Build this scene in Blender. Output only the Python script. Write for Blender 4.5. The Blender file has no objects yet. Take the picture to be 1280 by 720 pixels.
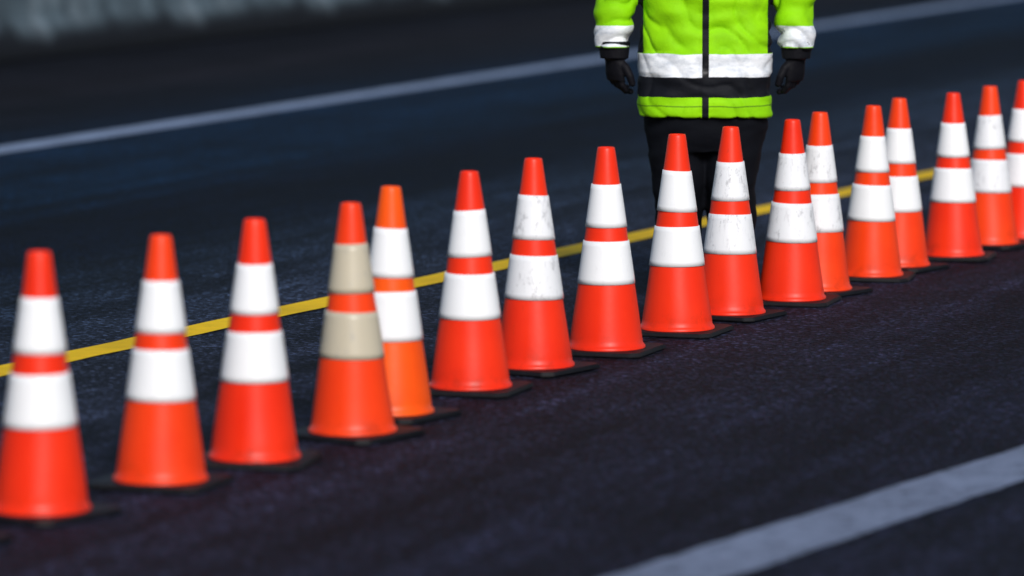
import bpy, bmesh, math, random
from mathutils import Vector, Matrix, noise
random.seed(7)
scene=bpy.context.scene
scene.view_settings.view_transform='Standard'
scene.view_settings.look='None'
scene.view_settings.exposure=0

# ---------------------------------------------------------------- helpers
class NT:
    def __init__(s,name):
        s.mat=bpy.data.materials.new(name); s.mat.use_nodes=True
        s.t=s.mat.node_tree; s.b=s.t.nodes['Principled BSDF']
    def n(s,ty,**kw):
        nd=s.t.nodes.new(ty)
        for k,v in kw.items(): setattr(nd,k,v)
        return nd
    def link(s,a,b): s.t.links.new(a,b)
    def put(s,sock,v):
        if isinstance(v,bpy.types.NodeSocket): s.link(v,sock)
        elif isinstance(v,(tuple,list)) and len(v)==3 and sock.type=='RGBA': sock.default_value=(*v,1)
        else: sock.default_value=v
    def m(s,op,a,b=0.0,c=None,clamp=False):
        nd=s.n('ShaderNodeMath',operation=op,use_clamp=clamp)
        s.put(nd.inputs[0],a); s.put(nd.inputs[1],b)
        if c is not None: s.put(nd.inputs[2],c)
        return nd.outputs[0]
    def mix(s,f,a,b,bt='MIX'):
        nd=s.n('ShaderNodeMix',data_type='RGBA',blend_type=bt)
        s.put(nd.inputs[0],f); s.put(nd.inputs[6],a); s.put(nd.inputs[7],b)
        return nd.outputs[2]
    def coord(s): return s.n('ShaderNodeTexCoord').outputs['Object']
    def mapv(s,v,scale=(1,1,1),loc=(0,0,0)):
        nd=s.n('ShaderNodeMapping'); s.link(v,nd.inputs[0])
        nd.inputs['Scale'].default_value=scale; nd.inputs['Location'].default_value=loc
        return nd.outputs[0]
    def noise(s,v,scale,detail=4,rough=.55):
        nd=s.n('ShaderNodeTexNoise'); s.link(v,nd.inputs['Vector'])
        nd.inputs['Scale'].default_value=scale; nd.inputs['Detail'].default_value=detail
        nd.inputs['Roughness'].default_value=rough
        return nd.outputs[0]
    def ramp(s,f,stops,interp='LINEAR'):
        nd=s.n('ShaderNodeValToRGB'); s.link(f,nd.inputs[0]); cr=nd.color_ramp
        cr.interpolation=interp
        while len(cr.elements)<len(stops): cr.elements.new(.5)
        for e,(p,c) in zip(cr.elements,stops):
            e.position=p; e.color=(*c,1) if isinstance(c,tuple) else (c,c,c,1)
        return nd.outputs[0]
    def smooth(s,v,a,b):
        nd=s.n('ShaderNodeMapRange',interpolation_type='SMOOTHSTEP')
        s.put(nd.inputs[0],v); nd.inputs[1].default_value=a; nd.inputs[2].default_value=b
        return nd.outputs[0]
    def bump(s,h,strength,dist):
        nd=s.n('ShaderNodeBump'); s.link(h,nd.inputs['Height'])
        nd.inputs['Strength'].default_value=strength; nd.inputs['Distance'].default_value=dist
        s.link(nd.outputs[0],s.b.inputs['Normal'])
    def set(s,**kw):
        for k,v in kw.items():
            s.put(s.b.inputs[{'color':'Base Color','rough':'Roughness','spec':'Specular IOR Level','metal':'Metallic',
              'coat':'Coat Weight','coatr':'Coat Roughness','sheen':'Sheen Weight'}[k]],v)
        return s.mat
    def sep(s,v):
        nd=s.n('ShaderNodeSeparateXYZ'); s.link(v,nd.inputs[0]); return nd.outputs
    def rnd(s): return s.n('ShaderNodeObjectInfo').outputs['Random']

def obj_from_bm(name,bm,mats,parent=None,smooth=True):
    me=bpy.data.meshes.new(name); bm.to_mesh(me); bm.free()
    return obj_from_me(name,me,mats,parent,smooth)
def obj_from_me(name,me,mats,parent=None,smooth=True):
    for m in (mats if isinstance(mats,(list,tuple)) else [mats]): me.materials.append(m)
    if smooth:
        for p in me.polygons: p.use_smooth=True
    ob=bpy.data.objects.new(name,me); scene.collection.objects.link(ob)
    if parent: ob.parent=parent
    return ob
def empty(name,loc=(0,0,0)):
    e=bpy.data.objects.new(name,None); e.empty_display_size=.2; e.location=loc
    scene.collection.objects.link(e); return e

def lathe(bm,prof,seg=56,close=False):
    rings=[]
    for r,z in prof:
        rings.append([bm.verts.new((r*math.cos(2*math.pi*i/seg),r*math.sin(2*math.pi*i/seg),z)) for i in range(seg)])
    pr=list(zip(rings,rings[1:]))
    if close: pr.append((rings[-1],rings[0]))
    for a,b in pr:
        for i in range(seg):
            bm.faces.new((a[i],a[(i+1)%seg],b[(i+1)%seg],b[i]))
def cyl_tube(bm,pts,seg=20,horizontal=False,expo=2.0):
    rings=[]
    n=len(pts)
    for k,(c,ra,rb) in enumerate(pts):
        c=Vector(c)
        if horizontal: u,v=Vector((1,0,0)),Vector((0,1,0))
        else:
            a=Vector(pts[max(k-1,0)][0]); b=Vector(pts[min(k+1,n-1)][0]); t=(b-a).normalized()
            u=Vector((1,0,0)) if abs(t.x)<.9 else Vector((0,1,0))
            v=t.cross(u).normalized(); u=v.cross(t).normalized()
        ring=[]
        for i in range(seg):
            th=2*math.pi*i/seg; cs,sn=math.cos(th),math.sin(th)
            cs=math.copysign(abs(cs)**(2/expo),cs); sn=math.copysign(abs(sn)**(2/expo),sn)
            ring.append(bm.verts.new(c+u*ra*cs+v*rb*sn))
        rings.append(ring)
    for a,b in zip(rings,rings[1:]):
        for i in range(seg): bm.faces.new((a[i],a[(i+1)%seg],b[(i+1)%seg],b[i]))
    bm.faces.new(list(reversed(rings[0]))); bm.faces.new(rings[-1])
def ellipsoid(bm,c,r,rot=None):
    M=Matrix.Translation(c)
    if rot: M=M@rot
    M=M@Matrix.Diagonal((*r,1))
    bmesh.ops.create_uvsphere(bm,u_segments=24,v_segments=16,radius=1,matrix=M)
def remesh(bm,voxel,smooth_it=6):
    bmesh.ops.recalc_face_normals(bm,faces=bm.faces)
    me=bpy.data.meshes.new('tmp'); bm.to_mesh(me); bm.free()
    ob=bpy.data.objects.new('tmp',me); scene.collection.objects.link(ob)
    md=ob.modifiers.new('r','REMESH'); md.mode='VOXEL'; md.voxel_size=voxel
    if smooth_it:
        sm=ob.modifiers.new('s','SMOOTH'); sm.factor=.5; sm.iterations=smooth_it
    dg=bpy.context.evaluated_depsgraph_get(); dg.update()
    out=bpy.data.meshes.new_from_object(ob.evaluated_get(dg))
    bpy.data.objects.remove(ob); return out

# ---------------------------------------------------------------- materials: ground
def asphalt_mat():
    s=NT('asphalt'); co=s.coord(); x=s.sep(co)
    wob=s.noise(s.mapv(co,(.35,.12,1)),1.0,3)
    px=s.m('ADD',x[0],s.m('MULTIPLY',s.m('SUBTRACT',wob,.5),1.1))
    f=s.m('DIVIDE',s.m('ADD',px,16.0),16.0)
    def q(p): return (p+16)/16
    zone=s.ramp(f,[(q(-15.6),(.004,.0055,.010)),(q(-13.4),(.008,.007,.010)),(q(-11.9),(.0025,.004,.009)),
        (q(-11.0),(.002,.012,.032)),(q(-9.6),(.0015,.010,.026)),(q(-8.9),(.0008,.0025,.008)),(q(-8.1),(.0015,.004,.011)),
        (q(-7.5),(.010,.018,.034)),(q(-6.2),(.018,.024,.042)),(q(-5.3),(.011,.0135,.027)),(q(-3.6),(.0070,.0082,.0185)),(q(-2),(.0068,.008,.018))])
    streak=s.noise(s.mapv(co,(5.5,.16,1)),1.0,5,.6)
    zone=s.mix(1.0,zone,s.ramp(streak,[(.3,.35),(.5,.95),(.72,1.8)]),'MULTIPLY')
    patch=s.noise(co,1.3,5,.6)
    zone=s.mix(1.0,zone,s.ramp(patch,[(.3,.6),(.7,1.4)]),'MULTIPLY')
    vor=s.n('ShaderNodeTexVoronoi'); s.link(co,vor.inputs['Vector']); vor.inputs['Scale'].default_value=72
    agg=s.sep(vor.outputs['Color'])[0]
    fine=s.noise(co,50,4,.75)
    zone=s.mix(1.0,zone,s.ramp(agg,[(0,.3),(.6,.75),(.88,1.8),(1,4.5)]),'MULTIPLY')
    zone=s.mix(1.0,zone,s.ramp(fine,[(.3,.4),(.7,1.8)]),'MULTIPLY')
    sp=s.n('ShaderNodeTexVoronoi'); s.link(co,sp.inputs['Vector']); sp.inputs['Scale'].default_value=9
    spk=s.m('LESS_THAN',sp.outputs['Distance'],.04)
    zone=s.mix(s.m('MULTIPLY',spk,.45),zone,(.10,.11,.15))
    h=s.m('ADD',s.m('MULTIPLY',vor.outputs['Distance'],.9),s.m('MULTIPLY',fine,.8))
    s.bump(h,.9,.010)
    return s.set(color=zone,rough=.80,spec=.10)
def verge_mat():
    s=NT('verge_ground'); co=s.coord()
    c=s.ramp(s.noise(co,.8,8,.7),[(.3,(.02,.025,.015)),(.7,(.05,.055,.03))])
    s.bump(s.noise(co,20,4),.6,.03)
    return s.set(color=c,rough=.95,spec=.1)
def paint_mat(name,col,dark,lo=.30,hi=.50):
    s=NT(name); co=s.coord()
    w=s.noise(co,14,6,.75); g=s.noise(co,90,3,.7)
    wear=s.smooth(s.m('ADD',s.m('MULTIPLY',w,.65),s.m('MULTIPLY',g,.35)),lo,hi)
    c=s.mix(wear,dark,col)
    c=s.mix(1.0,c,s.ramp(s.noise(co,2.5,4),[(.3,.7),(.7,1.1)]),'MULTIPLY')
    s.bump(g,.5,.003)
    return s.set(color=c,rough=.7,spec=.2)
def concrete_mat():
    s=NT('concrete'); co=s.coord(); x=s.sep(co)
    n=s.noise(s.mapv(co,(.7,1,.5)),2.6,7,.65)
    c=s.ramp(n,[(.34,(.045,.065,.082)),(.52,(.10,.14,.17)),(.68,(.19,.24,.28))])
    st=s.noise(s.mapv(co,(5,5,.4)),1,4)
    c=s.mix(1.0,c,s.ramp(st,[(.35,.6),(.65,1.15)]),'MULTIPLY')
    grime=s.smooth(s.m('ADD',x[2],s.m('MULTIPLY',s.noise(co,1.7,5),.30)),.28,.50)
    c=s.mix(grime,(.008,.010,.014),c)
    s.bump(s.noise(co,40,4),.3,.01)
    return s.set(color=c,rough=.9,spec=.15)

# ---------------------------------------------------------------- ground, road, markings
def quad(bm,pts,z=0,nx=1):
    bm.faces.new([bm.verts.new((p[0],p[1],z)) for p in pts])
bm=bmesh.new(); quad(bm,[(-1500,-1500),(1500,-1500),(1500,2000),(-1500,2000)])
obj_from_bm('ground',bm,verge_mat(),smooth=False)
ROT=-math.atan2(.339,.941)
bm=bmesh.new(); quad(bm,[(-17,-60),(6,-60),(6,260),(-17,260)])
road=obj_from_bm('asphalt_road',bm,asphalt_mat(),smooth=False); road.location=(0,0,.004); road.rotation_euler=(0,0,ROT)

def line(name,p,q,w,mat,t0,t1):
    P=Vector(p);Q=Vector(q);d=(Q-P).normalized();n=Vector((d.y,-d.x))
    bm=bmesh.new(); N=400; A=[];B=[]
    for i in range(N+1):
        c=P+d*(t0+(t1-t0)*i/N)
        a=c+n*(w/2+random.uniform(-.005,.005)); b=c-n*(w/2+random.uniform(-.005,.005))
        A.append(bm.verts.new((a.x,a.y,0)));B.append(bm.verts.new((b.x,b.y,0)))
    for i in range(N): bm.faces.new((A[i],A[i+1],B[i+1],B[i]))
    bmesh.ops.recalc_face_normals(bm,faces=bm.faces)
    if bm.faces[:][0].normal.z<0: bmesh.ops.reverse_faces(bm,faces=bm.faces)
    o=obj_from_bm(name,bm,mat,smooth=False); o.location.z=.008; return o
wp=paint_mat('white_road_paint',(.21,.255,.37),(.02,.025,.04),.34,.52)
wp2=paint_mat('white_road_paint_worn',(.24,.31,.45),(.10,.13,.19),.3,.5)
yp=paint_mat('yellow_road_paint',(.95,.60,.001),(.45,.28,.005),.28,.44)
line('yellow_road_line',(-1.543,15.18),(2.179,23.2),.165,yp,-14,60)
line('white_road_line',(-2.923,25.06),(5.138,47.2),.26,wp2,-20,90)
line('white_road_line',(.4035,10.69),(1.481,12.61),.27,wp,-8,30)

cm=concrete_mat()
bdir=Vector((.339,.941)); base=Vector((-3.99,34.3)); prof=[(0,0),(0,.08),(-.17,.33),(-.24,1.0),(-.40,1.0),(-.47,.33),(-.64,.08),(-.64,0)]
ang=math.atan2(bdir.y,bdir.x)
for k in range(-7,22):
    bm=bmesh.new(); L=2.98
    a=[bm.verts.new((0,-o,z)) for o,z in prof]; b=[bm.verts.new((L,-o,z)) for o,z in prof]
    for i in range(len(prof)):
        j=(i+1)%len(prof); bm.faces.new((a[i],b[i],b[j],a[j]))
    bm.faces.new(a); bm.faces.new(list(reversed(b)))
    bmesh.ops.recalc_face_normals(bm,faces=bm.faces)
    bmesh.ops.bevel(bm,geom=[e for e in bm.edges],offset=.012,segments=2,affect='EDGES')
    o=obj_from_bm('concrete_barrier',bm,cm,smooth=False)
    p=base+bdir*(k*3.0)
    o.location=(p.x,p.y,.006); o.rotation_euler=(0,0,ang+random.uniform(-.003,.003))

# ---------------------------------------------------------------- cones
def cone_plastic(name,col,dirt):
    s=NT(name); co=s.coord(); r=s.rnd()
    add=s.n('ShaderNodeVectorMath',operation='ADD'); s.link(co,add.inputs[0])
    cb=s.n('ShaderNodeCombineXYZ')
    for i in range(3): s.link(s.m('MULTIPLY',r,17.0+9*i),cb.inputs[i])
    s.link(cb.outputs[0],add.inputs[1]); v=add.outputs[0]; z=s.sep(co)[2]
    c=s.mix(s.ramp(s.noise(v,4,4),[(.3,0.0),(.7,1.0)]),col,(col[0]*.90,col[1]*.65,col[2]*.7))
    scr=s.noise(s.mapv(v,(30,30,5)),1.5,5,.75)
    c=s.mix(s.m('MULTIPLY',s.smooth(scr,.60,.76),.18+dirt*.5,clamp=True),c,(.40,.025,.004))
    low=s.smooth(z,.10,.03)
    gr=s.m('MULTIPLY',s.m('MULTIPLY',low,s.smooth(s.noise(v,11,6,.7),.45,.72)),.4)
    c=s.mix(gr,c,(.14,.02,.006))
    s.bump(s.noise(v,55,3),.10,.003)
    return s.set(color=c,rough=s.m('ADD',.30,s.m('MULTIPLY',scr,.2)),spec=.30)
def cone_sheet(name,col,dirt):
    s=NT(name); co=s.coord(); r=s.rnd()
    add=s.n('ShaderNodeVectorMath',operation='ADD'); s.link(co,add.inputs[0])
    cb=s.n('ShaderNodeCombineXYZ')
    for i in range(3): s.link(s.m('MULTIPLY',r,23.0+7*i),cb.inputs[i])
    s.link(cb.outputs[0],add.inputs[1]); v=add.outputs[0]
    c=s.mix(s.ramp(s.noise(v,6,4),[(.35,0.0),(.7,.4)]),col,tuple(k*.90 for k in col))
    d1=s.smooth(s.noise(s.mapv(v,(1,1,.55)),26,7,.8),.58-.08*dirt,.68-.05*dirt)
    d2=s.smooth(s.noise(s.mapv(v,(60,60,6)),1,4,.7),.56,.72)
    c=s.mix(s.m('MULTIPLY',d1,.08+.75*dirt,clamp=True),c,(.28,.28,.30))
    c=s.mix(s.m('MULTIPLY',d2,.08+.55*dirt,clamp=True),c,(.42,.42,.45))
    s.bump(s.noise(v,130,2),.15,.0015)
    return s.set(color=c,rough=.32,spec=.5)
def rubber():
    s=NT('black_rubber'); co=s.coord()
    c=s.ramp(s.noise(co,16,6,.7),[(.35,(.002,.002,.004)),(.75,(.010,.010,.013))])
    s.bump(s.noise(co,60,4),.3,.003)
    return s.set(color=c,rough=.6,spec=.2)
RED=(.93,.034,.004); ORG=(1.0,.110,.002); MID=(.96,.058,.004)
plas={}
for nm,c in (('r',RED),('o',ORG),('m',MID)):
    for d in (0.15,0.7): plas[(nm,d)]=cone_plastic('cone_plastic_'+nm+('_worn' if d>.5 else ''),c,d)
sheetc={'clean':cone_sheet('reflective_sheeting',(.93,.94,.96),.0),'worn':cone_sheet('reflective_sheeting_worn',(.88,.89,.92),.6),
        'cream':cone_sheet('reflective_sheeting_aged',(.56,.50,.38),.3)}
rub=rubber()
def R(z): return .127+(.031-.127)*(z-.03)/(.70-.03)
def make_cone(x,y,sc,hue,sh,dirt,base_ang,lean):
    e=empty('traffic_cone',(x,y,.004)); e.scale=(sc,)*3
    e.rotation_euler=(lean[0],lean[1],0)
    spin=random.uniform(0,6.28)
    bm=bmesh.new()
    prof=[(.134,.016),(.1345,.024),(.131,.028),(R(.034),.034)]
    z=.05
    while z<.69: prof.append((R(z),z)); z+=.025
    prof+=[(R(.694),.694),(R(.70)-.001,.703),(.0285,.707),(.0255,.708),(.0235,.704),(.024,.66),(.04,.55),(.10,.06)]
    lathe(bm,prof)
    sd=Vector((random.uniform(0,50),random.uniform(0,50),0))
    for v in bm.verts:
        k=noise.noise(Vector((v.co.x*9,v.co.y*9,v.co.z*5))+sd)*.0026
        l=math.hypot(v.co.x,v.co.y)
        if .04<v.co.z: v.co.x*=1+k/l; v.co.y*=1+k/l
    bmesh.ops.recalc_face_normals(bm,faces=bm.faces)
    b=obj_from_bm('cone_body',bm,plas[(hue,dirt)],e); b.rotation_euler[2]=spin
    for nm,z0,z1 in (('upper_reflective_collar',.437,.583),('lower_reflective_collar',.243,.386)):
        z0+=random.uniform(-.004,.004); z1+=random.uniform(-.004,.004)
        bm=bmesh.new(); pr=[(R(z0)-.001,z0)]
        for i in range(9):
            zz=z0+(z1-z0)*i/8; pr.append((R(zz)+.0032,zz))
        pr.append((R(z1)-.001,z1)); lathe(bm,pr)
        ph=random.uniform(0,6.28); am=random.uniform(.0005,.0028)
        for v in bm.verts: v.co.z+=am*math.sin(math.atan2(v.co.y,v.co.x)+ph)
        bmesh.ops.recalc_face_normals(bm,faces=bm.faces)
        c=obj_from_bm(nm,bm,sheetc[sh],e); c.rotation_euler[2]=spin
    bm=bmesh.new(); h=.172; cc=.03
    pts=[(h-cc,-h),(h,-h+cc),(h,h-cc),(h-cc,h),(-h+cc,h),(-h,h-cc),(-h,-h+cc),(-h+cc,-h)]
    lo=[bm.verts.new((px,py,.004)) for px,py in pts]; hi=[bm.verts.new((px*.97,py*.97,.018)) for px,py in pts]
    for i in range(8): bm.faces.new((lo[i],lo[(i+1)%8],hi[(i+1)%8],hi[i]))
    bm.faces.new(hi); bm.faces.new(list(reversed(lo)))
    bmesh.ops.bevel(bm,geom=bm.edges[:],offset=.003,segments=2,affect='EDGES')
    for sx in (-1,1):
        for sy in (-1,1):
            bmesh.ops.create_cone(bm,cap_ends=True,segments=10,radius1=.02,radius2=.024,depth=.006,matrix=Matrix.Translation((sx*.13,sy*.13,.0025)))
    p=obj_from_bm('rubber_base',bm,rub,e,smooth=False); p.rotation_euler[2]=base_ang
cones=[(-1.50,11.15,1,'r','clean',.15),
(-1.262,11.655,1.002,'r','clean',.15),(-.984,12.203,.992,'m','clean',.15),(-.747,12.641,1.001,'r','clean',.15),
(-.482,13.198,1.0,'m','cream',.7),(-.380,13.636,1.019,'o','clean',.15),(-.136,14.264,1.018,'r','clean',.15),
(.076,14.819,1.019,'r','worn',.7),(.3315,15.344,1.019,'r','clean',.15),(.601,15.936,1.025,'r','clean',.7),
(.819,16.464,1.012,'r','worn',.7),(1.083,16.97,1.004,'r','worn',.7),(1.21,17.323,1.011,'m','worn',.7),
(1.464,17.883,.998,'m','clean',.15),(1.61,18.279,1.006,'m','clean',.15),(1.885,18.724,1.0,'r','clean',.15),
(2.097,19.266,.995,'m','worn',.15),(2.276,19.57,1.006,'r','clean',.15),(2.53,20.1,1.0,'r','clean',.15),(2.75,20.6,1.0,'m','clean',.15)]
for i,c in enumerate(cones):
    ln=(random.uniform(-.008,.008),random.uniform(-.010,.010))
    if i==1: ln=(0,.006)
    make_cone(*c[:3],c[3],c[4],c[5],math.radians(-22+random.uniform(-14,14)),ln)

# ---------------------------------------------------------------- road worker
W=empty('road_worker',(.749,17.06,.004)); W.rotation_euler=(0,0,math.radians(-2))
def jacket_mat():
    s=NT('hi_vis_jacket'); co=s.coord(); x=s.sep(co)
    n=s.noise(co,7,3)
    z=s.m('ADD',x[2],s.m('MULTIPLY',s.m('SUBTRACT',n,.5),.018)); ax=s.m('ABSOLUTE',x[0])
    rng=lambda v,a,b: s.m('MULTIPLY',s.m('GREATER_THAN',v,a),s.m('LESS_THAN',v,b))
    slv=s.m('MULTIPLY',s.m('GREATER_THAN',ax,.272),s.m('LESS_THAN',x[2],1.2)); tor=s.m('SUBTRACT',1.0,slv)
    weave=s.noise(co,260,2)
    lime=s.mix(s.ramp(s.noise(co,3.5,4),[(.3,0.0),(.7,1.0)]),(.34,.78,.001),(.22,.57,.001))
    dirt=s.smooth(s.noise(co,5,7,.7),.56,.8)
    lime=s.mix(s.m('MULTIPLY',dirt,.45),lime,(.09,.21,.005))
    silver=s.m('ADD',s.m('ADD',s.m('MULTIPLY',rng(z,.877,.966),tor),s.m('MULTIPLY',rng(z,.990,1.070),slv)),rng(z,1.25,1.31),clamp=True)
    blk=s.m('ADD',s.m('MULTIPLY',rng(z,.800,.877),tor),s.m('MULTIPLY',s.m('LESS_THAN',x[1],0.0),s.m('LESS_THAN',ax,.013)),clamp=True)
    blk=s.m('ADD',blk,s.m('MULTIPLY',s.m('MULTIPLY',rng(z,.763,.768),tor),.6),clamp=True)
    blk=s.m('ADD',blk,s.m('MULTIPLY',rng(ax,.240,.262),s.m('MULTIPLY',s.m('GREATER_THAN',x[2],.966),s.m('LESS_THAN',x[2],1.40))),clamp=True)
    cuff=s.m('LESS_THAN',s.m('ADD',x[2],s.m('MULTIPLY',tor,9.0)),.986)
    blk=s.m('ADD',blk,cuff,clamp=True)
    wr=s.noise(s.mapv(co,(1,1,2.2)),14,5,.7)
    c=s.mix(silver,lime,s.mix(s.ramp(wr,[(.38,0.0),(.68,1.0)]),(.92,.94,.98),(.55,.59,.65)))
    c=s.mix(blk,c,(.005,.006,.010))
    s.bump(s.m('ADD',s.m('MULTIPLY',weave,.15),s.noise(co,28,4)),.4,.008)
    return s.set(color=c,rough=s.mix(silver,(.7,.7,.7),(.35,.35,.35)),spec=.2)
def cloth(name,col,r=.85,sc=30):
    s=NT(name); co=s.coord()
    c=s.mix(s.noise(co,9,5),col,tuple(k*1.9 for k in col))
    s.bump(s.noise(co,sc,4),.4,.006); return s.set(color=c,rough=r,spec=.12)
jm=jacket_mat(); tm=cloth('dark_trousers',(.002,.0025,.0045)); gm=cloth('black_glove',(.004,.004,.006),.6,50)
bt=cloth('boot_leather',(.012,.010,.009),.5,40)
bm=bmesh.new()
tr=[(.720,.262,.178),(.76,.264,.18),(.80,.262,.178),(.87,.262,.176),(.95,.262,.172),(1.02,.256,.168),(1.12,.248,.162),(1.24,.245,.16),(1.36,.245,.152),(1.44,.235,.14),(1.50,.20,.122),(1.55,.13,.10),(1.58,.092,.088),(1.64,.084,.084)]
cyl_tube(bm,[((0,0.0 if z<1.3 else .01,z),a,b) for z,a,b in tr],seg=48,horizontal=True,expo=2.5)
for sx in (-1,1):
    ar=[(.16,.01,1.50,.075),(.225,.01,1.445,.09),(.275,.01,1.37,.092),(.315,.012,1.27,.088),(.337,.012,1.18,.084),(.350,.006,1.10,.080),(.356,-.005,1.04,.074),(.356,-.012,.980,.070)]
    cyl_tube(bm,[((sx*x,y,z),r,r*1.02) for x,y,z,r in ar],seg=28,horizontal=True)
me=remesh(bm,.0085,4)
vn=[v.normal.copy() for v in me.vertices]
for v,n in zip(me.vertices,vn):
    c=v.co; sl=abs(c.x)>.27
    k=noise.noise(Vector((c.x*5,c.y*5,c.z*7)))*.018+noise.noise(Vector((c.x*8+4,c.y*6,c.z*20)))*.013
    w=noise.noise(Vector((c.x*6+9,c.y*6,c.z*6)))
    k+=.012*(1-abs(math.sin(c.z*26+c.x*18+5*w)))**2 * (1.2 if sl else .9)*-1
    k+=.004*math.sin(c.z*60+c.x*14+4*w) * (1 if sl else .3)
    if not sl and .88<c.z<.966: k=k*.5+.003
    if not sl and c.z<.80: k*=.6
    if not sl and c.y<0 and abs(c.x)<.016: k+=.004
    v.co=c+n*k
obj_from_me('hi_vis_jacket',me,jm,W)
bm=bmesh.new()
lathe(bm,[(.080,1.60),(.092,1.60),(.094,1.66),(.088,1.675),(.078,1.66)],32,True)
bmesh.ops.recalc_face_normals(bm,faces=bm.faces)
obj_from_bm('jacket_collar',bm,jm,W)
# trousers
bm=bmesh.new()
cyl_tube(bm,[((0,0,z),a,b) for z,a,b in [(.58,.20,.13),(.70,.235,.155),(.78,.235,.155),(.90,.20,.14)]],seg=40,horizontal=True,expo=2.4)
for sx in (-1,1):
    lg=[(.115,0,.80,.118,.13),(.117,0,.68,.122,.128),(.108,-.005,.55,.112,.115),(.102,-.012,.45,.101,.105),(.102,.0,.32,.093,.098),(.106,.008,.18,.090,.092),(.112,.008,.075,.090,.094)]
    cyl_tube(bm,[((sx*x,y,z),a,b) for x,y,z,a,b in lg],seg=28,horizontal=True)
me=remesh(bm,.010,4)
vn=[v.normal.copy() for v in me.vertices]
for v,n in zip(me.vertices,vn):
    c=v.co; v.co=c+n*(noise.noise(Vector((c.x*7,c.y*7,c.z*13)))*.012+noise.noise(Vector((c.x*12,c.y*9,c.z*34)))*.005)
obj_from_me('trousers',me,tm,W)
for sx in (-1,1):
    bm=bmesh.new()
    cyl_tube(bm,[((sx*.112,.045,.02),.045,.04),((sx*.114,.0,.035),.05,.05),((sx*.117,-.08,.04),.052,.045),((sx*.122,-.16,.035),.052,.04),((sx*.124,-.21,.028),.035,.028)],seg=20)
    cyl_tube(bm,[((sx*.112,.01,.03),.052,.06),((sx*.112,.008,.14),.055,.06)],seg=20,horizontal=True)
    me=remesh(bm,.006,4)
    for v in me.vertices: v.co.z=max(v.co.z,.0)
    obj_from_me('boot',me,bt,W)
def hand(sx):
    bm=bmesh.new()
    cyl_tube(bm,[((0,0,.05),.040,.042),((0,0,.0),.036,.040),((0,-.002,-.03),.026,.044),((.003,0,-.065),.023,.048),((.008,0,-.092),.020,.046)],seg=22,horizontal=True)
    cyl_tube(bm,[((0,0,.05),.056,.060),((0,0,-.012),.050,.053)],seg=24,horizontal=True)
    f=[(-.034,.034,.027,.020,.0128),(-.012,.038,.030,.022,.0132),(.011,.036,.028,.021,.013),(.033,.028,.022,.018,.0118)]
    for i,(y,a,b,c,r) in enumerate(f):
        p0=Vector((.006,y*.9,-.075)); t=math.radians(12+5*i); pts=[(p0,r,r)]
        for L,da in ((a,0),(b,32+4*i),(c,34)):
            t+=math.radians(da); p0=p0+Vector((math.sin(t),(y*.10 if da==0 else 0),-math.cos(t)))*L; r*=.95
            if len(pts)==1: pts.append(((pts[0][0]+p0)/2,r,r))
            pts.append((p0,r,r))
        pts[1]=((pts[0][0]+pts[2][0])/2,pts[1][1],pts[1][2])
        cyl_tube(bm,pts,seg=12); ellipsoid(bm,p0,(r,r,r))
    tp=[((.004,-.022,-.022),.017,.017),((.014,-.050,-.045),.0165,.0165),((.022,-.064,-.075),.0145,.0145),((.030,-.066,-.100),.013,.013)]
    cyl_tube(bm,tp,seg=12); ellipsoid(bm,tp[-1][0],(.013,)*3)
    me=remesh(bm,.0035,3)
    Rz=Matrix.Rotation(math.radians(38),4,'Z')
    for v in me.vertices:
        c=Rz@v.co
        v.co=Vector((-sx*c.x if sx>0 else c.x, c.y, c.z))*1.08 + Vector((sx*.352,-.014,.955))
    if sx>0: me.flip_normals()
    obj_from_me('gloved_hand',me,gm,W)
hand(-1); hand(1)
# head
def skin_mat():
    s=NT('skin'); co=s.coord()
    c=s.mix(s.noise(co,12,4),(.42,.22,.15),(.52,.30,.21)); s.bump(s.noise(co,120,3),.15,.002)
    return s.set(color=c,rough=.5,spec=.4)
sk=skin_mat()
bm=bmesh.new()
ellipsoid(bm,(0,.012,1.775),(.076,.094,.088)); ellipsoid(bm,(0,-.022,1.715),(.056,.066,.056))
ellipsoid(bm,(0,-.062,1.672),(.024,.022,.018))
cyl_tube(bm,[((0,.02,1.56),.062,.062),((0,.015,1.70),.054,.058)],seg=24,horizontal=True)
cyl_tube(bm,[((0,-.078,1.762),.009,.008),((0,-.096,1.735),.012,.010),((0,-.103,1.722),.016,.012)],seg=12)
for sx in (-1,1):
    ellipsoid(bm,(sx*.078,.012,1.742),(.010,.020,.032)); ellipsoid(bm,(sx*.042,-.058,1.732),(.022,.022,.018))
    ellipsoid(bm,(sx*.030,-.076,1.775),(.024,.010,.008)); ellipsoid(bm,(sx*.012,-.092,1.722),(.009,.010,.008))
ellipsoid(bm,(0,-.082,1.697),(.024,.010,.005)); ellipsoid(bm,(0,-.081,1.688),(.021,.010,.006))
obj_from_me('head',remesh(bm,.0035,3),sk,W)
ew=NT('eye_white').set(color=(.7,.7,.68),rough=.2); ei=NT('iris').set(color=(.03,.02,.012),rough=.2)
for sx in (-1,1):
    bm=bmesh.new(); ellipsoid(bm,(sx*.030,-.070,1.757),(.013,.013,.009)); obj_from_bm('eye',bm,ew,W)
    bm=bmesh.new(); ellipsoid(bm,(sx*.030,-.0815,1.757),(.006,.003,.006)); obj_from_bm('iris',bm,ei,W)
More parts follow.
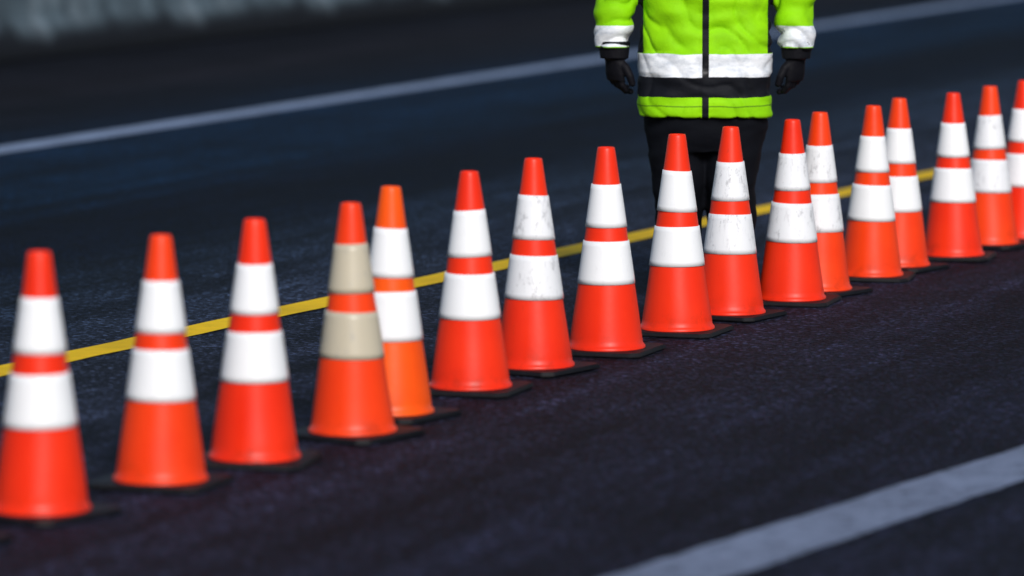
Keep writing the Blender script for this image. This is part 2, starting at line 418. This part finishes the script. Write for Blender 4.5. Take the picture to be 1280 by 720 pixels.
lp=NT('lips').set(color=(.34,.12,.10),rough=.5)
bm=bmesh.new(); ellipsoid(bm,(0,-.0895,1.6925),(.022,.004,.0035)); obj_from_bm('mouth',bm,lp,W)
hr=cloth('hair',(.02,.013,.008),.7,90)
bm=bmesh.new(); ellipsoid(bm,(0,.030,1.785),(.083,.086,.088))
hm=remesh(bm,.006,1)
obj_from_me('hair',hm,hr,W)
kc=cloth('knit_cap',(.010,.011,.016),.95,160)
bm=bmesh.new(); lathe(bm,[(.0005,1.893),(.03,1.889),(.060,1.872),(.080,1.842),(.087,1.81),(.090,1.80),(.092,1.775),(.086,1.772)],40)
for v in bm.verts: v.co.y=v.co.y*1.12+.012
bmesh.ops.recalc_face_normals(bm,faces=bm.faces); obj_from_bm('knit_cap',bm,kc,W)

# ---------------------------------------------------------------- light
world=bpy.data.worlds.new('World'); scene.world=world; world.use_nodes=True
nt=world.node_tree; bg=nt.nodes['Background']; sky=nt.nodes.new('ShaderNodeTexSky'); sky.sky_type='NISHITA'
sky.sun_disc=False; az=math.radians(168); el=math.radians(31)
sky.sun_elevation=el; sky.sun_rotation=az; nt.links.new(sky.outputs[0],bg.inputs[0]); bg.inputs[1].default_value=.085
sd=bpy.data.lights.new('sun','SUN'); sd.energy=3.0; sd.angle=math.radians(18); sd.color=(1,.97,.94)
so=bpy.data.objects.new('sun',sd); scene.collection.objects.link(so)
d=Vector((math.sin(az)*math.cos(el),math.cos(az)*math.cos(el),math.sin(el)))
so.rotation_euler=d.to_track_quat('Z','Y').to_euler(); so.location=(0,0,20)

# ---------------------------------------------------------------- camera
cd=bpy.data.cameras.new('camera'); cd.sensor_width=36; cd.lens=36*5500/1280; cd.clip_end=5000
co=bpy.data.objects.new('camera',cd); scene.collection.objects.link(co)
co.location=(0,0,1.834); co.rotation_euler=(math.pi/2-math.atan(575/5500),0,0)
cd.dof.use_dof=True; cd.dof.focus_distance=16.1; cd.dof.aperture_fstop=1.7; cd.dof.aperture_blades=0
scene.camera=co
